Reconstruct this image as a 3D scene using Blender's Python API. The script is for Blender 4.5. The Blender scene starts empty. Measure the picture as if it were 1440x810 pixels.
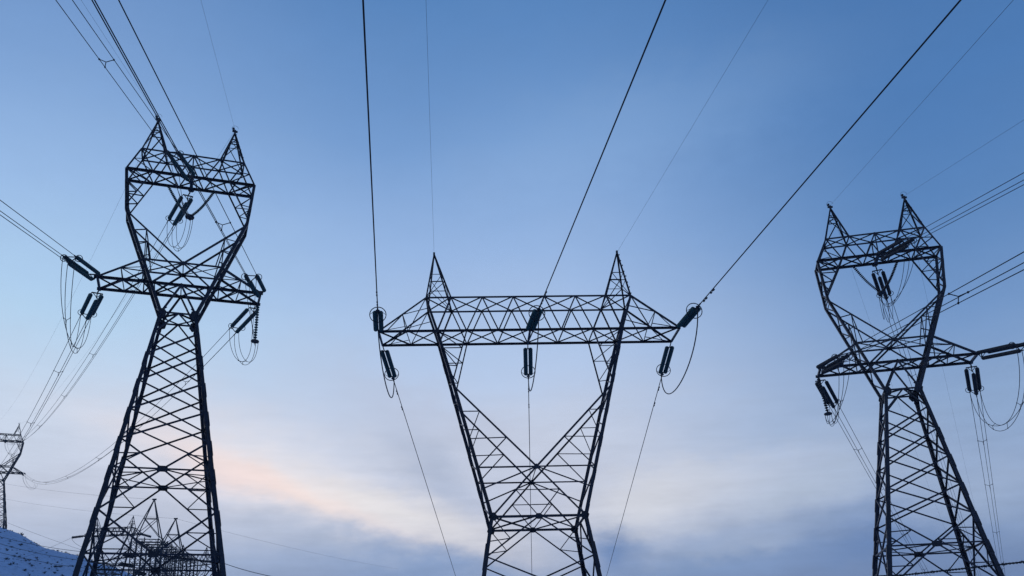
import bpy, math, random
import numpy as np
from mathutils import Vector, Matrix
random.seed(7)
SC = bpy.context.scene
COL = SC.collection
R = math.radians
V = Vector

# ------------------------------------------------------------------ camera
F, TH, RO, CX, CY = 1281.15, 0.3325, 0.0257, -16.95, 91.77
fwd = V((0, math.cos(TH), math.sin(TH)))
rgt0 = V((1, 0, 0)); up0 = V((0, -math.sin(TH), math.cos(TH)))
rgt = rgt0 * math.cos(RO) - up0 * math.sin(RO)
upv = rgt0 * math.sin(RO) + up0 * math.cos(RO)
cd = bpy.data.cameras.new('camera'); cam = bpy.data.objects.new('camera', cd); COL.objects.link(cam)
cam.matrix_world = Matrix(((rgt.x, upv.x, -fwd.x, 0), (rgt.y, upv.y, -fwd.y, 0), (rgt.z, upv.z, -fwd.z, 0), (0, 0, 0, 1)))
cd.sensor_width = 36; cd.lens = F / 1440 * 36
cd.shift_x = -CX / 1440; cd.shift_y = CY / 1440
cd.clip_start = .05; cd.clip_end = 20000
SC.camera = cam
SC.view_settings.view_transform = 'Standard'; SC.view_settings.look = 'None'
SC.view_settings.exposure = 0; SC.view_settings.gamma = 1
try: SC.view_settings.use_curve_mapping = False
except Exception: pass

def ray(px, py):
    """direction in which the photograph shows pixel px,py (1440 x 810)"""
    a = (px - 720 - CX) / F; b = -(py - 405 - CY) / F
    return (fwd + rgt * a + upv * b).normalized()
def azel(px, py):
    d = ray(px, py); return math.atan2(d.x, d.y), math.asin(d.z)
def meet(A, D, px, py):
    """point seen at px,py that lies nearest to the line A + s D; returns point, s"""
    A = V(A); D = V(D).normalized(); r = ray(px, py)
    b = r.dot(D); w = A
    t = (w.dot(r) - w.dot(D) * b) / (1 - b * b)
    s = (r * t - A).dot(D)
    return r * t, s
def common_dir(pairs):
    """least-squares 3D direction of parallel wires, from anchor points and a second pixel each"""
    N = []
    for A, (px, py) in pairs:
        n = V(A).cross(ray(px, py)).normalized(); N.append(n)
    _, _, vt = np.linalg.svd(np.array([list(n) for n in N])); d = V(vt[-1])
    A, p = pairs[0]
    if meet(A, d, *p)[1] < 0: d = -d
    return d.normalized()

# ------------------------------------------------------------------ sky
def lin(c): return tuple(((v / 255) / 12.92 if v / 255 <= .04045 else ((v / 255 + .055) / 1.055) ** 2.4) for v in c) + (1,)
world = bpy.data.worlds.new('World'); SC.world = world; world.use_nodes = True
nt = world.node_tree; nt.nodes.clear(); L = nt.links
def N(t, **k):
    n = nt.nodes.new(t)
    for a, b in k.items(): setattr(n, a, b)
    return n
def put(sock, v):
    if hasattr(v, 'is_output') or isinstance(v, bpy.types.NodeSocket): L.new(v, sock)
    else: sock.default_value = v
def M(op, a, b=0., c=0., clamp=False):
    n = N('ShaderNodeMath', operation=op); n.use_clamp = clamp
    put(n.inputs[0], a); put(n.inputs[1], b); put(n.inputs[2], c); return n.outputs[0]
def MIX(f, a, b, mode='MIX'):
    n = N('ShaderNodeMix', data_type='RGBA', blend_type=mode); n.clamp_result = False
    put(n.inputs[0], f); put(n.inputs[6], a); put(n.inputs[7], b); return n.outputs[2]
def RAMP(x, stops):
    n = N('ShaderNodeValToRGB'); n.color_ramp.interpolation = 'B_SPLINE' if False else 'EASE'
    n.color_ramp.interpolation = 'LINEAR'
    e = n.color_ramp.elements
    while len(e) < len(stops): e.new(.5)
    for i, (p, c) in enumerate(stops): e[i].position = p; e[i].color = lin(c)
    put(n.inputs[0], x); return n.outputs[0]
tc = N('ShaderNodeTexCoord'); sx = N('ShaderNodeSeparateXYZ'); L.new(tc.outputs['Generated'], sx.inputs[0])
az = M('ARCTAN2', sx.outputs[0], sx.outputs[1]); el = M('ARCSINE', sx.outputs[2])
azd = M('MULTIPLY', az, 57.2958); eld = M('MULTIPLY', el, 57.2958)
def NOISE(scx, scy, scale, detail=4, rough=.55, off=0):
    cb = N('ShaderNodeCombineXYZ'); put(cb.inputs[0], M('MULTIPLY', azd, scx)); put(cb.inputs[1], M('MULTIPLY', eld, scy)); cb.inputs[2].default_value = off
    n = N('ShaderNodeTexNoise'); n.inputs['Scale'].default_value = scale; n.inputs['Detail'].default_value = detail
    n.inputs['Roughness'].default_value = rough; L.new(cb.outputs[0], n.inputs['Vector']); return n.outputs['Fac']
def S(v, k): return M('MULTIPLY', M('SUBTRACT', v, .5), k)
nbig = NOISE(.05, .09, 1.0, 3, .5, 3.1); nmid = NOISE(.16, .34, 1.0, 5, .55, 8.3); nfine = NOISE(.5, 1.0, 1.0, 5, .6, 1.7)
# elevation ramp 0..50 degrees, warped a little by the thin cloud
e2 = M('DIVIDE', M('ADD', eld, M('ADD', S(nbig, 3), S(nmid, 2.0))), 50., clamp=True)
def st(l): return [(e / 50, c) for e, c in l]
left = RAMP(e2, st([(0, (122, 143, 184)), (6.5, (160, 181, 213)), (10, (196, 206, 226)), (14, (202, 219, 240)), (20, (180, 212, 241)), (27, (154, 188, 231)), (34, (124, 161, 211)), (41, (100, 139, 193)), (50, (80, 111, 166))]))
midl = RAMP(e2, st([(0, (112, 136, 184)), (6.5, (148, 169, 206)), (9, (190, 198, 221)), (13, (198, 209, 231)), (19, (180, 202, 235)), (25, (152, 183, 227)), (32, (114, 154, 207)), (41, (84, 130, 187)), (50, (68, 102, 160))]))
rght = RAMP(e2, st([(0, (81, 108, 156)), (6.5, (125, 150, 192)), (9, (145, 166, 202)), (13, (143, 170, 208)), (19, (115, 151, 200)), (25, (91, 134, 189)), (32, (77, 123, 181)), (41, (67, 112, 169)), (50, (57, 92, 148))]))
fa = M('DIVIDE', M('ADD', azd, 30), 27., clamp=True); fb = M('DIVIDE', M('SUBTRACT', azd, 2), 27., clamp=True)
def smooth(x): return M('MULTIPLY', M('MULTIPLY', x, x), M('SUBTRACT', 3., M('MULTIPLY', x, 2.)))
sky = MIX(smooth(fb), MIX(smooth(fa), left, midl), rght)
def blob(px, py, wx, wy, ang, warp=1.0, pw=1.0):
    """soft cloud patch centred where the photo shows it, half widths in degrees, tilt in degrees"""
    a0, e0 = azel(px, py); a0, e0 = math.degrees(a0), math.degrees(e0)
    da = M('ADD', M('SUBTRACT', azd, a0), S(nmid, 5 * warp)); de = M('ADD', M('SUBTRACT', eld, e0), M('ADD', S(nmid, 3.0 * warp), S(nfine, 2.2 * warp)))
    c, s = math.cos(R(ang)), math.sin(R(ang))
    u = M('DIVIDE', M('ADD', M('MULTIPLY', da, c), M('MULTIPLY', de, s)), wx)
    v = M('DIVIDE', M('SUBTRACT', M('MULTIPLY', de, c), M('MULTIPLY', da, s)), wy)
    q = M('ADD', M('MULTIPLY', u, u), M('MULTIPLY', v, v))
    return M('POWER', 2.71828, M('MULTIPLY', q, -1.0))
def layer(col, mask, k): 
    global sky
    sky = MIX(M('MULTIPLY', mask, k), sky, lin(col))
layer((208, 212, 230), blob(300, 640, 14, 4.0, -8, 1.0), .5)
layer((184, 193, 216), blob(640, 610, 9, 1.7, -24, 1.0), .5)
layer((210, 214, 229), blob(760, 640, 12, 3.5, 0, 1.2), .35)
layer((164, 178, 205), blob(620, 668, 4.2, 1.5, -32, .7), .65)
layer((238, 236, 242), blob(400, 668, 8, 2.2, -16, .7), .75)
layer((250, 230, 224), blob(430, 690, 9.5, .9, -17, .5), .95)
layer((246, 222, 220), blob(335, 668, 3.6, .9, -10, .5), .4)
layer((242, 237, 236), blob(570, 718, 6.0, 1.0, -18, .5), .95)
layer((214, 216, 226), blob(640, 745, 6, 1.4, -18, .8), .6)
layer((172, 187, 213), blob(430, 755, 8, 1.1, -8, 1.0), .35)
layer((124, 154, 200), blob(575, 796, 6, 1.3, -8, 1.0), .75)
layer((224, 225, 232), blob(905, 708, 5.0, 2.1, 14, .8), .85)
layer((206, 212, 226), blob(1010, 680, 6, 1.8, 14, .9), .5)
layer((190, 203, 222), blob(1130, 690, 6, 1.5, 14, .9), .55)
layer((130, 156, 197), blob(1120, 745, 9, .8, 12, .6), .6)
layer((184, 195, 216), blob(1040, 768, 4, .7, 10, .8), .45)
layer((126, 154, 198), blob(1000, 802, 7, .9, 3, 1.0), .6)
layer((88, 126, 182), blob(857, 775, 1.4, 1.1, -30, .8), .75)
layer((88, 122, 176), blob(1255, 757, 4.2, 1.3, 10, .9), .7)
layer((172, 190, 217), blob(1385, 690, 4, 2.4, 10, .8), .5)
layer((186, 196, 217), blob(360, 742, 8, 1.2, -10, .8), .5)
layer((150, 174, 210), blob(1110, 590, 9, 1.2, 8, 1.2), .3)
layer((154, 187, 228), blob(860, 190, 14, 3.0, 8, 1.2), .25)
# fine unevenness of thin cirrus
nst = NOISE(.22, 1.25, 1.0, 6, .62, 5.5)
low = M('DIVIDE', M('SUBTRACT', 19., eld), 11., clamp=True)
v_ = M('ADD', 1.0, M('ADD', M('ADD', S(nmid, .08), S(nfine, .05)), M('MULTIPLY', S(nst, .34), low)))
cv = N('ShaderNodeCombineColor'); 
for i in range(3): L.new(v_, cv.inputs[i])
sky = MIX(1.0, sky, cv.outputs[0], 'MULTIPLY')
nish = N('ShaderNodeTexSky', sky_type='NISHITA'); nish.sun_disc = False; nish.sun_elevation = R(2); nish.sun_rotation = R(-35); nish.dust_density = .5
bg = N('ShaderNodeBackground'); bg.inputs[1].default_value = 1.0; L.new(sky, bg.inputs[0])
bg2 = N('ShaderNodeBackground'); bg2.inputs[1].default_value = .006; L.new(nish.outputs[0], bg2.inputs[0])
ad = N('ShaderNodeAddShader'); L.new(bg.outputs[0], ad.inputs[0]); L.new(bg2.outputs[0], ad.inputs[1])
wo = N('ShaderNodeOutputWorld'); L.new(ad.outputs[0], wo.inputs[0])

sd = bpy.data.lights.new('sun', 'SUN'); sd.energy = .12; sd.angle = R(20); sd.color = (1, .84, .74)
sun = bpy.data.objects.new('sun', sd); COL.objects.link(sun)
sun.rotation_euler = (V((-.57, .81, .10)).to_track_quat('Z', 'Y')).to_euler()

# ------------------------------------------------------------------ materials
def mat(name, col, rough=.6, metal=0., var=.25, scale=3., bump=0., col2=None, spec=None):
    m = bpy.data.materials.new(name); m.use_nodes = True; t = m.node_tree; b = t.nodes['Principled BSDF']
    b.inputs['Roughness'].default_value = rough; b.inputs['Metallic'].default_value = metal
    if spec is not None: b.inputs['Specular IOR Level'].default_value = spec
    tc = t.nodes.new('ShaderNodeTexCoord'); n = t.nodes.new('ShaderNodeTexNoise'); n.inputs['Scale'].default_value = scale; n.inputs['Detail'].default_value = 5
    t.links.new(tc.outputs['Object'], n.inputs['Vector'])
    r = t.nodes.new('ShaderNodeValToRGB'); r.color_ramp.elements[0].position = .3; r.color_ramp.elements[1].position = .7
    c2 = col2 or tuple(c * (1 + var) for c in col); c1 = col if col2 else tuple(c * (1 - var) for c in col)
    r.color_ramp.elements[0].color = c1 + (1,); r.color_ramp.elements[1].color = c2 + (1,)
    t.links.new(n.outputs['Fac'], r.inputs[0]); t.links.new(r.outputs[0], b.inputs['Base Color'])
    if bump:
        bp = t.nodes.new('ShaderNodeBump'); bp.inputs['Strength'].default_value = bump; t.links.new(n.outputs['Fac'], bp.inputs['Height']); t.links.new(bp.outputs[0], b.inputs['Normal'])
    return m
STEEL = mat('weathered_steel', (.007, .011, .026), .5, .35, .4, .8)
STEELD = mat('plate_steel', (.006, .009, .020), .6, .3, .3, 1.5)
WIRE = mat('aluminium_cable', (.012, .015, .022), .7, .2, .2, 5.)
WIREN = mat('dark_cable', (.006, .005, .010), .8, .1, .2, 5.)
TEAL = mat('teal_glass', (.004, .050, .052), .45, 0, .3, 6.)
BLACKI = mat('black_polymer', (.006, .006, .012), .6, 0, .3, 6.)
FAR = mat('haze_tinted_galvanised_steel', (.02, .026, .038), .6, .2, .3, .3)  # lighter than the near steel: fading by distance haze painted into the colour
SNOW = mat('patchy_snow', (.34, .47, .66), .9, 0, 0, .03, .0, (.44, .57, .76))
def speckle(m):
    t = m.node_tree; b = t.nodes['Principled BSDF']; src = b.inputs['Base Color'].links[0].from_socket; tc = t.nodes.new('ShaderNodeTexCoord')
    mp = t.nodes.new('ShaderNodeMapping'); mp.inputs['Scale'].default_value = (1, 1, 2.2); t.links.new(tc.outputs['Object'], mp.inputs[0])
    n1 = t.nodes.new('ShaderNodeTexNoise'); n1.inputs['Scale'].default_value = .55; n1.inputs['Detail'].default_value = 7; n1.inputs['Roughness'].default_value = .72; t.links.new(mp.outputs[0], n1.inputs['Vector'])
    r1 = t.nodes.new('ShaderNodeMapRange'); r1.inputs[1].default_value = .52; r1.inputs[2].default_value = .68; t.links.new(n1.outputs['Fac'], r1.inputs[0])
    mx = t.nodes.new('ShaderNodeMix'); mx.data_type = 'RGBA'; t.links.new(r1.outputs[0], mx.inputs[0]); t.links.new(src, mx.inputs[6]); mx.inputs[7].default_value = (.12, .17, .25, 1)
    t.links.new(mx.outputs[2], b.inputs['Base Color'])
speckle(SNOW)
TWIG = mat('bare_shrub_twigs', (.02, .022, .03), .9, 0, .5, 2.)
WOOD = mat('rough_fence_timber', (.08, .06, .05), .9, 0, .4, 9., .3)

# ------------------------------------------------------------------ mesh helpers
class MB:
    def __init__(s): s.v = []; s.f = []
    def add(s, vs, fs):
        o = len(s.v); s.v += [tuple(v) for v in vs]; s.f += [tuple(i + o for i in f) for f in fs]
    def angle(s, a, b, w, t=None, ref=None):
        """rolled steel angle (L section) from a to b, leg width w"""
        a = V(a); b = V(b); d = (b - a)
        if d.length < 1e-4: return
        d.normalize(); t = t or w * .16
        ref = V(ref) if ref is not None else V((0, 0, 1))
        if abs(d.dot(ref.normalized())) > .95: ref = V((0, 1, 0))
        x = d.cross(ref).normalized(); y = d.cross(x).normalized()
        P = [(-w/2, -w/2), (w/2, -w/2), (w/2, -w/2 + t), (-w/2 + t, -w/2 + t), (-w/2 + t, w/2), (-w/2, w/2)]
        vs = [p + x * u + y * v for p in (a, b) for u, v in P]
        fs = [(i, (i + 1) % 6, 6 + (i + 1) % 6, 6 + i) for i in range(6)] + [(5, 4, 3, 0), (3, 2, 1, 0), (6, 9, 10, 11), (6, 7, 8, 9)]
        s.add(vs, fs)
    def bar(s, a, b, w, h=None, ref=(0, 0, 1)):
        a = V(a); b = V(b); d = (b - a).normalized(); h = h or w; ref = V(ref)
        if abs(d.dot(ref)) > .95: ref = V((0, 1, 0))
        x = d.cross(ref).normalized(); y = d.cross(x).normalized()
        vs = [p + x * u * w / 2 + y * v * h / 2 for p in (a, b) for u, v in ((-1, -1), (1, -1), (1, 1), (-1, 1))]
        s.add(vs, [(0, 1, 5, 4), (1, 2, 6, 5), (2, 3, 7, 6), (3, 0, 4, 7), (3, 2, 1, 0), (4, 5, 6, 7)])
    def plate(s, c, nrm, size, t, n=6, rot=0, asp=1.):
        c = V(c); nrm = V(nrm).normalized(); ref = V((0, 0, 1)) if abs(nrm.z) < .9 else V((1, 0, 0))
        x = nrm.cross(ref).normalized(); y = nrm.cross(x)
        vs = []
        for k in (-1, 1):
            for i in range(n):
                a = rot + 2 * math.pi * (i + .5) / n
                vs.append(c + x * math.cos(a) * size * asp + y * math.sin(a) * size + nrm * t / 2 * k)
        s.add(vs, [tuple(range(n - 1, -1, -1)), tuple(range(n, 2 * n))] + [(i, (i + 1) % n, n + (i + 1) % n, n + i) for i in range(n)])
    def tube(s, pts, r, n=6, closed=False):
        pts = [V(p) for p in pts]; m = len(pts); rings = []; x = None
        for i, p in enumerate(pts):
            if closed: d = pts[(i + 1) % m] - pts[i - 1]
            else: d = pts[min(i + 1, m - 1)] - pts[max(i - 1, 0)]
            d.normalize()
            if x is None:
                ref = V((0, 0, 1)) if abs(d.z) < .9 else V((1, 0, 0)); x = d.cross(ref).normalized()
            else: x = (x - d * x.dot(d)).normalized()
            y = d.cross(x); rr = r(i / (m - 1)) if callable(r) else r
            rings.append([p + (x * math.cos(2 * math.pi * k / n) + y * math.sin(2 * math.pi * k / n)) * rr for k in range(n)])
        vs = [q for g in rings for q in g]; fs = []
        for i in range(m if closed else m - 1):
            j = (i + 1) % m
            for k in range(n): fs.append((i * n + k, i * n + (k + 1) % n, j * n + (k + 1) % n, j * n + k))
        if not closed: fs += [tuple(range(n - 1, -1, -1)), tuple((m - 1) * n + k for k in range(n))]
        s.add(vs, fs)
    def lathe(s, a, b, prof, n=10):
        """prof: list of (t along a->b in metres, radius)"""
        a = V(a); d = (V(b) - a).normalized(); ref = V((0, 0, 1)) if abs(d.z) < .9 else V((1, 0, 0))
        x = d.cross(ref).normalized(); y = d.cross(x)
        vs = [a + d * t + (x * math.cos(2 * math.pi * k / n) + y * math.sin(2 * math.pi * k / n)) * r for t, r in prof for k in range(n)]
        m = len(prof); fs = [(i * n + k, i * n + (k + 1) % n, (i + 1) * n + (k + 1) % n, (i + 1) * n + k) for i in range(m - 1) for k in range(n)]
        fs += [tuple(range(n - 1, -1, -1)), tuple((m - 1) * n + k for k in range(n))]
        s.add(vs, fs)
    def build(s, name, material, parent=None, smooth=False, loc=None):
        me = bpy.data.meshes.new(name)
        vs = s.v
        if loc is not None: vs = [(v[0] - loc[0], v[1] - loc[1], v[2] - loc[2]) for v in vs]
        me.from_pydata(vs, [], s.f); me.materials.append(material); me.update()
        if smooth:
            for p in me.polygons: p.use_smooth = True
        o = bpy.data.objects.new(name, me); COL.objects.link(o)
        if parent is not None: o.parent = parent
        if loc is not None: o.location = loc
        return o
def tag(o, label=None, cat=None, group=None, kind=None):
    if label: o['label'] = label
    if cat: o['category'] = cat
    if group: o['group'] = group
    if kind: o['kind'] = kind
    return o
def empty(name, loc=(0, 0, 0), rz=0):
    o = bpy.data.objects.new(name, None); COL.objects.link(o); o.location = loc; o.rotation_euler = (0, 0, rz); o.empty_display_size = .5
    return o
def children(o): return [c for c in COL.objects if c.parent == o]
def copy_tree(o, parent=None):
    c = o.copy(); COL.objects.link(c); c.parent = parent
    for ch in children(o): copy_tree(ch, c)
    return c
def lerp(a, b, t): return V(a) * (1 - t) + V(b) * t

# ------------------------------------------------------------------ terrain
def ground_z(x, y):
    d = math.hypot(x, y); a = math.degrees(math.atan2(x, y))
    def ip(x, xs, ys): return float(np.interp(x, xs, ys))
    near = ip(y, [-400, -50, 0, 60, 100, 200, 320, 500, 900, 3000], [8, -1.7, -1.7, -1.0, 0, 5, 12, 20, 30, 40]) - .07 * max(0, min(x, 120)) * ip(y, [0, 40, 120], [0, .8, 1])
    # snowy hillside on the left: its skyline is given as elevation angle against azimuth
    sl = ip(a, [-80, -50, -36, -28.9, -27.8, -26.65, -25.74, -24.8, -23.66, -22.5, -21.7, -20.5, -17, -12], [14, 12, 9.8, 7.89, 7.56, 6.91, 6.75, 6.58, 6.21, 5.92, 5.54, 4.8, 3, .5])
    crest = 400 * math.tan(R(sl))
    w = ip(d, [120, 200, 300, 400, 520, 900], [0, .22, .58, 1, 1.0, .8]) if -100 < a < -12 else 0
    wob = (math.sin(x * .045 + y * .013) + math.sin(y * .071 - x * .02)) * .7 * w
    return near * (1 - w) + crest * w + wob * (0 if abs(d - 400) > 60 and 0 else 1)
def build_ground():
    mb = MB(); rs = [0, 3, 6, 12, 20, 30, 45, 60, 80, 100, 120, 140, 160, 180, 200, 220, 240, 260, 280, 300, 320, 340, 360, 380, 390, 400, 420, 450, 500, 600, 800, 1200, 2000, 4000, 9000]
    az_ = [-180 + i * 4 for i in range(26)] + [-76 + i * .5 for i in range(0, 132)] + [-10 + i * 4 for i in range(48)]
    az_ = [a for a in az_ if a < 180]
    for r in rs:
        for a in az_:
            x, y = r * math.sin(R(a)), r * math.cos(R(a)); z = ground_z(x, y)
            if 120 < r < 900: z += random.uniform(-.12, .12)
            if r >= 1200: z = min(z, 40) * (.5 if r > 3000 else 1)
            mb.v.append((x, y, z))
    n = len(az_)
    for i in range(len(rs) - 1):
        for k in range(n): mb.f.append((i * n + k, i * n + (k + 1) % n, (i + 1) * n + (k + 1) % n, (i + 1) * n + k))
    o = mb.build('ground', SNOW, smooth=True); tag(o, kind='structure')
    return o
build_ground()

# ------------------------------------------------------------------ lattice towers
def gus(mb, c, size, nrm=(0, 1, 0), t=.05, n=8, asp=1.): mb.plate(c, nrm, size, t, n, 0, asp)
def interp_leg(tab, z):
    zs = [t[0] for t in tab]
    return V((float(np.interp(-z, [-q for q in zs], [t[1] for t in tab])), float(np.interp(-z, [-q for q in zs], [t[2] for t in tab])), z))
def mirror(p, sx, sy): return V((p[0] * sx, p[1] * sy, p[2]))
bolt_mesh = {}
def step_bolts(root, a, b, out, step, mt, maxn=90, length=.16):
    a = V(a); b = V(b); n = min(maxn, int((b - a).length / step)); out = V(out).normalized()
    key = (round(length, 3), mt.name)
    if key not in bolt_mesh:
        mb = MB(); mb.tube([(0, 0, 0), (0, 0, length)], .022, 5); mb.plate((0, 0, length), (0, 0, 1), .045, .03, 6)
        o = mb.build('step_bolt', mt, root); bolt_mesh[key] = o.data; bpy.data.objects.remove(o)
    for i in range(n):
        p = a.lerp(b, (i + .5) / n); o = bpy.data.objects.new('step_bolt', bolt_mesh[key]); COL.objects.link(o); o.parent = root
        o.location = p; side = 1 if i % 2 else -1
        d = (out + V((0, -side * .7, 0))).normalized(); o.rotation_euler = d.to_track_quat('Z', 'Y').to_euler()

def face_x(mb, a0, b0, a1, b1, w, nrm):          # crossing diagonals of one panel
    mb.angle(a0, b1, w, ref=nrm); n = V(nrm).normalized() * w * .7
    mb.angle(V(b0) + n, V(a1) + n, w, ref=nrm)
    return (V(a0) + V(b1)) / 2
def k_redundant(mb, foot, mid, leg_a, leg_b, w, nrm, n=2):
    """secondary bracing in the triangle between a leg (leg_a..leg_b) and a main diagonal (foot..mid), foot==leg end"""
    for i in range(1, n + 1):
        t = i / (n + 1)
        p = lerp(foot, mid, t); q = lerp(foot, leg_a if (V(leg_b) - V(foot)).length < .01 else leg_b, t)
        mb.angle(p, q, w, ref=nrm)
        t2 = (i + 1) / (n + 1)
        q2 = lerp(foot, leg_a if (V(leg_b) - V(foot)).length < .01 else leg_b, min(t2, 1))
        mb.angle(p, q2, w, ref=nrm)

A = dict(W=(1.6534, 1.6086, -.39), T=(7.8191, 1.5771, 2.7176), U=(3.7321, 1.5403, 5.1525), E=(5.9567, 1.42, 10.5639), B=(6.43, 1.3261, 15.2894),
         P=(5.2066, 1.1721, 17.8821), Q=(2.7032, 1.1721, 17.8821), A=(4.0084, 0, 22.2238))
def tower_window(name, loc, yaw, foot, mt, bolts=True, bulk=1.0):
    """strain tower with a window head: four legged body, two arms, crossarm and bridge"""
    root = empty(name, (loc[0], loc[1], loc[2] + foot), yaw)
    o_ = V((0, 0, -foot))                       # local parts are laid out from the waist, then moved so the base is at the origin
    def P(k, sx, sy): return V((A[k][0] * sx, A[k][1] * sy, A[k][2])) + o_
    tab = [(-.39, 1.6534, 1.6086), (-16.7658, 4.2956, 4.6964), (-24.6262, 5.6116, 6.6152), (foot - .6, 5.6116 + (-24.63 - foot) * .165, 6.6152 + (-24.63 - foot) * .22)]
    def lg(z, sx, sy): return mirror(interp_leg(tab, z), sx, sy) + o_
    LV = [-.39, -2.6, -5.07, -8.02, -11.0, -13.96, -16.77, -20.72, -24.64, foot]
    k = bulk
    # legs, each a part: doubled angle with splice plates
    for sx in (-1, 1):
        for sy in (-1, 1):
            mb = MB()
            for i in range(len(LV) - 1):
                w = (.32 + .018 * i) * k
                a, b = lg(LV[i], sx, sy), lg(LV[i + 1], sx, sy)
                mb.angle(a, b, w, .05, ref=(sx, 0, 0)); mb.angle(a + V((.03 * sx, .03 * sy, 0)), b + V((.03 * sx, .03 * sy, 0)), w * .8, .05, ref=(0, sy, 0))
                if 1 < i < 8:
                    d = (b - a).normalized(); off = V((sx * (w * .5 + .02), 0, 0)); mb.bar(a + off - d * .1, a + off + d * 1.3, .09, w * .95, ref=(0, 1, 0))
                    off = V((0, sy * (w * .5 + .02), 0)); mb.bar(a + off - d * .1, a + off + d * 1.0, .05, w * .95, ref=(1, 0, 0))
            if bolts and sx > 0 and sy > 0:
                a, b = lg(-20.6, sx, sy), lg(foot, sx, sy); mb.bar(a, b, .42 * k, .42 * k)
            mb.build('leg', mt, root)
    if bolts:
        step_bolts(root, lg(-27, 1, -1), lg(-2, 1, -1), (1, 0, 0), .42, STEELD)
    # body bracing
    mb = MB(); bw = .16 * k; rw = .10 * k
    for f in range(4):
        if f < 2:
            sy = (-1, 1)[f]; nrm = (0, sy, 0); E_ = lambda z, s: lg(z, s, sy)
        else:
            sx = (-1, 1)[f - 2]; nrm = (sx, 0, 0); E_ = lambda z, s: lg(z, sx, s)
        wm = (E_(-.39, -1) + E_(-.39, 1)) / 2
        mb.angle(E_(-.39, -1), E_(-.39, 1), bw * 1.2, ref=nrm)
        for s in (-1, 1): mb.angle(wm, E_(LV[1], s), bw, ref=nrm)
        for i in range(1, 5): 
            face_x(mb, E_(LV[i], -1), E_(LV[i], 1), E_(LV[i + 1], -1), E_(LV[i + 1], 1), bw, nrm)
        # large panel with gusset bars
        g1 = (E_(-16.77, -1) + E_(-16.77, 1)) / 2; g2 = (E_(-24.64, -1) + E_(-24.64, 1)) / 2
        mb.angle(E_(-16.77, -1), E_(-16.77, 1), bw, ref=nrm); mb.angle(E_(-24.64, -1), E_(-24.64, 1), bw * 1.1, ref=nrm)
        for s in (-1, 1):
            top, mid, bot = E_(-13.96, s), E_(-20.72, s), E_(-24.64, s)
            mb.angle(top, g1, bw, ref=nrm); mb.angle(g1, mid, bw, ref=nrm); mb.angle(mid, g2, bw * 1.1, ref=nrm)
            mb.angle(g2, E_(foot, s), bw * 1.1, ref=nrm)
            h = lerp(top, g1, .48); mb.angle(h, E_(-16.77, s), rw, ref=nrm); mb.angle(h, lerp(E_(-16.77, s), mid, .0) + (E_(-15.4, s) - E_(-16.77, s)), rw, ref=nrm)
            h2 = lerp(g1, mid, .5); q = E_(-18.75, s); mb.angle(h2, q, rw, ref=nrm); mb.angle(h2, E_(-16.77, s), rw, ref=nrm)
            h3 = lerp(mid, g2, .5); q = E_(-22.7, s); mb.angle(h3, q, rw, ref=nrm); mb.angle(h3, bot, rw, ref=nrm)
            h4 = lerp(g2, E_(foot, s), .4); q = E_(-24.64 + (foot + 24.64) * .4, s); mb.angle(h4, q, rw, ref=nrm); mb.angle(h4, bot, rw, ref=nrm)
    # waist diaphragm and mid-level diaphragms
    for z in (-.39, -16.77, -24.64):
        c = [lg(z, -1, -1), lg(z, 1, -1), lg(z, 1, 1), lg(z, -1, 1)]
        m_ = [(c[i] + c[(i + 1) % 4]) / 2 for i in range(4)]
        for i in range(4): mb.angle(m_[i], m_[(i + 1) % 4], rw * (1.5 if z > -1 else 1))
    mb.build('body_bracing', mt, root)
    # arms
    for sx in (-1, 1):
        mb = MB()
        for sy in (-1, 1):
            nrm = (0, sy, 0)
            w, e, b = P('W', sx, sy), P('E', sx, sy), P('B', sx, sy)
            for a1, b1, nseg in ((w, e, 4), (e, b, 2)):
                for i in range(nseg):
                    p, q = lerp(a1, b1, i / nseg), lerp(a1, b1, (i + 1) / nseg)
                    ww = (.34 if nseg == 4 else .31) * k
                    mb.angle(p, q, ww, .05, ref=(sx, 0, 0)); 
                    d = (q - p).normalized(); mb.bar(p + V((sx * .13, 0, 0)), p + V((sx * .13, 0, 0)) + d * .9, .07, ww, ref=(0, 1, 0))
            # strut from elbow to bridge, zigzag between
            n1 = V((A['B'][0] * sx * .6, A['B'][1] * sy, A['B'][2])) + o_
            st_ = lerp(e, b, .12); mb.angle(st_, n1, .15 * k, ref=nrm)
            pts = [(lerp(st_, n1, .38), lerp(e, b, .42)), (lerp(st_, n1, .62), lerp(e, b, .68))]
            for i, (p, q) in enumerate(pts): mb.angle(p, q, rw, ref=nrm)
            mb.angle(pts[0][0], pts[1][1], rw, ref=nrm); mb.angle(pts[1][0], b, rw, ref=nrm); mb.angle(pts[0][1], lerp(st_, n1, .1), rw, ref=nrm)
        # lacing between near and far chord
        w0, w1 = P('W', sx, -1), P('W', sx, 1); e0, e1 = P('E', sx, -1), P('E', sx, 1); b0, b1 = P('B', sx, -1), P('B', sx, 1)
        n = 7
        for i in range(n):
            a_, b_ = lerp(w0, e0, i / n), lerp(w1, e1, (i + 1) / n)
            if i % 2: a_, b_ = lerp(w1, e1, i / n), lerp(w0, e0, (i + 1) / n)
            mb.angle(a_, b_, rw * 1.2)
        mb.angle(e0, e1, rw * 1.3)
        for i in range(3):
            a_, b_ = (lerp(e0, b0, i / 3), lerp(e1, b1, (i + 1) / 3)) if i % 2 == 0 else (lerp(e1, b1, i / 3), lerp(e0, b0, (i + 1) / 3))
            mb.angle(a_, b_, rw * 1.2)
        mb.build('arm', mt, root)
        # V brace that closes the window below
        mb = MB()
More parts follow.
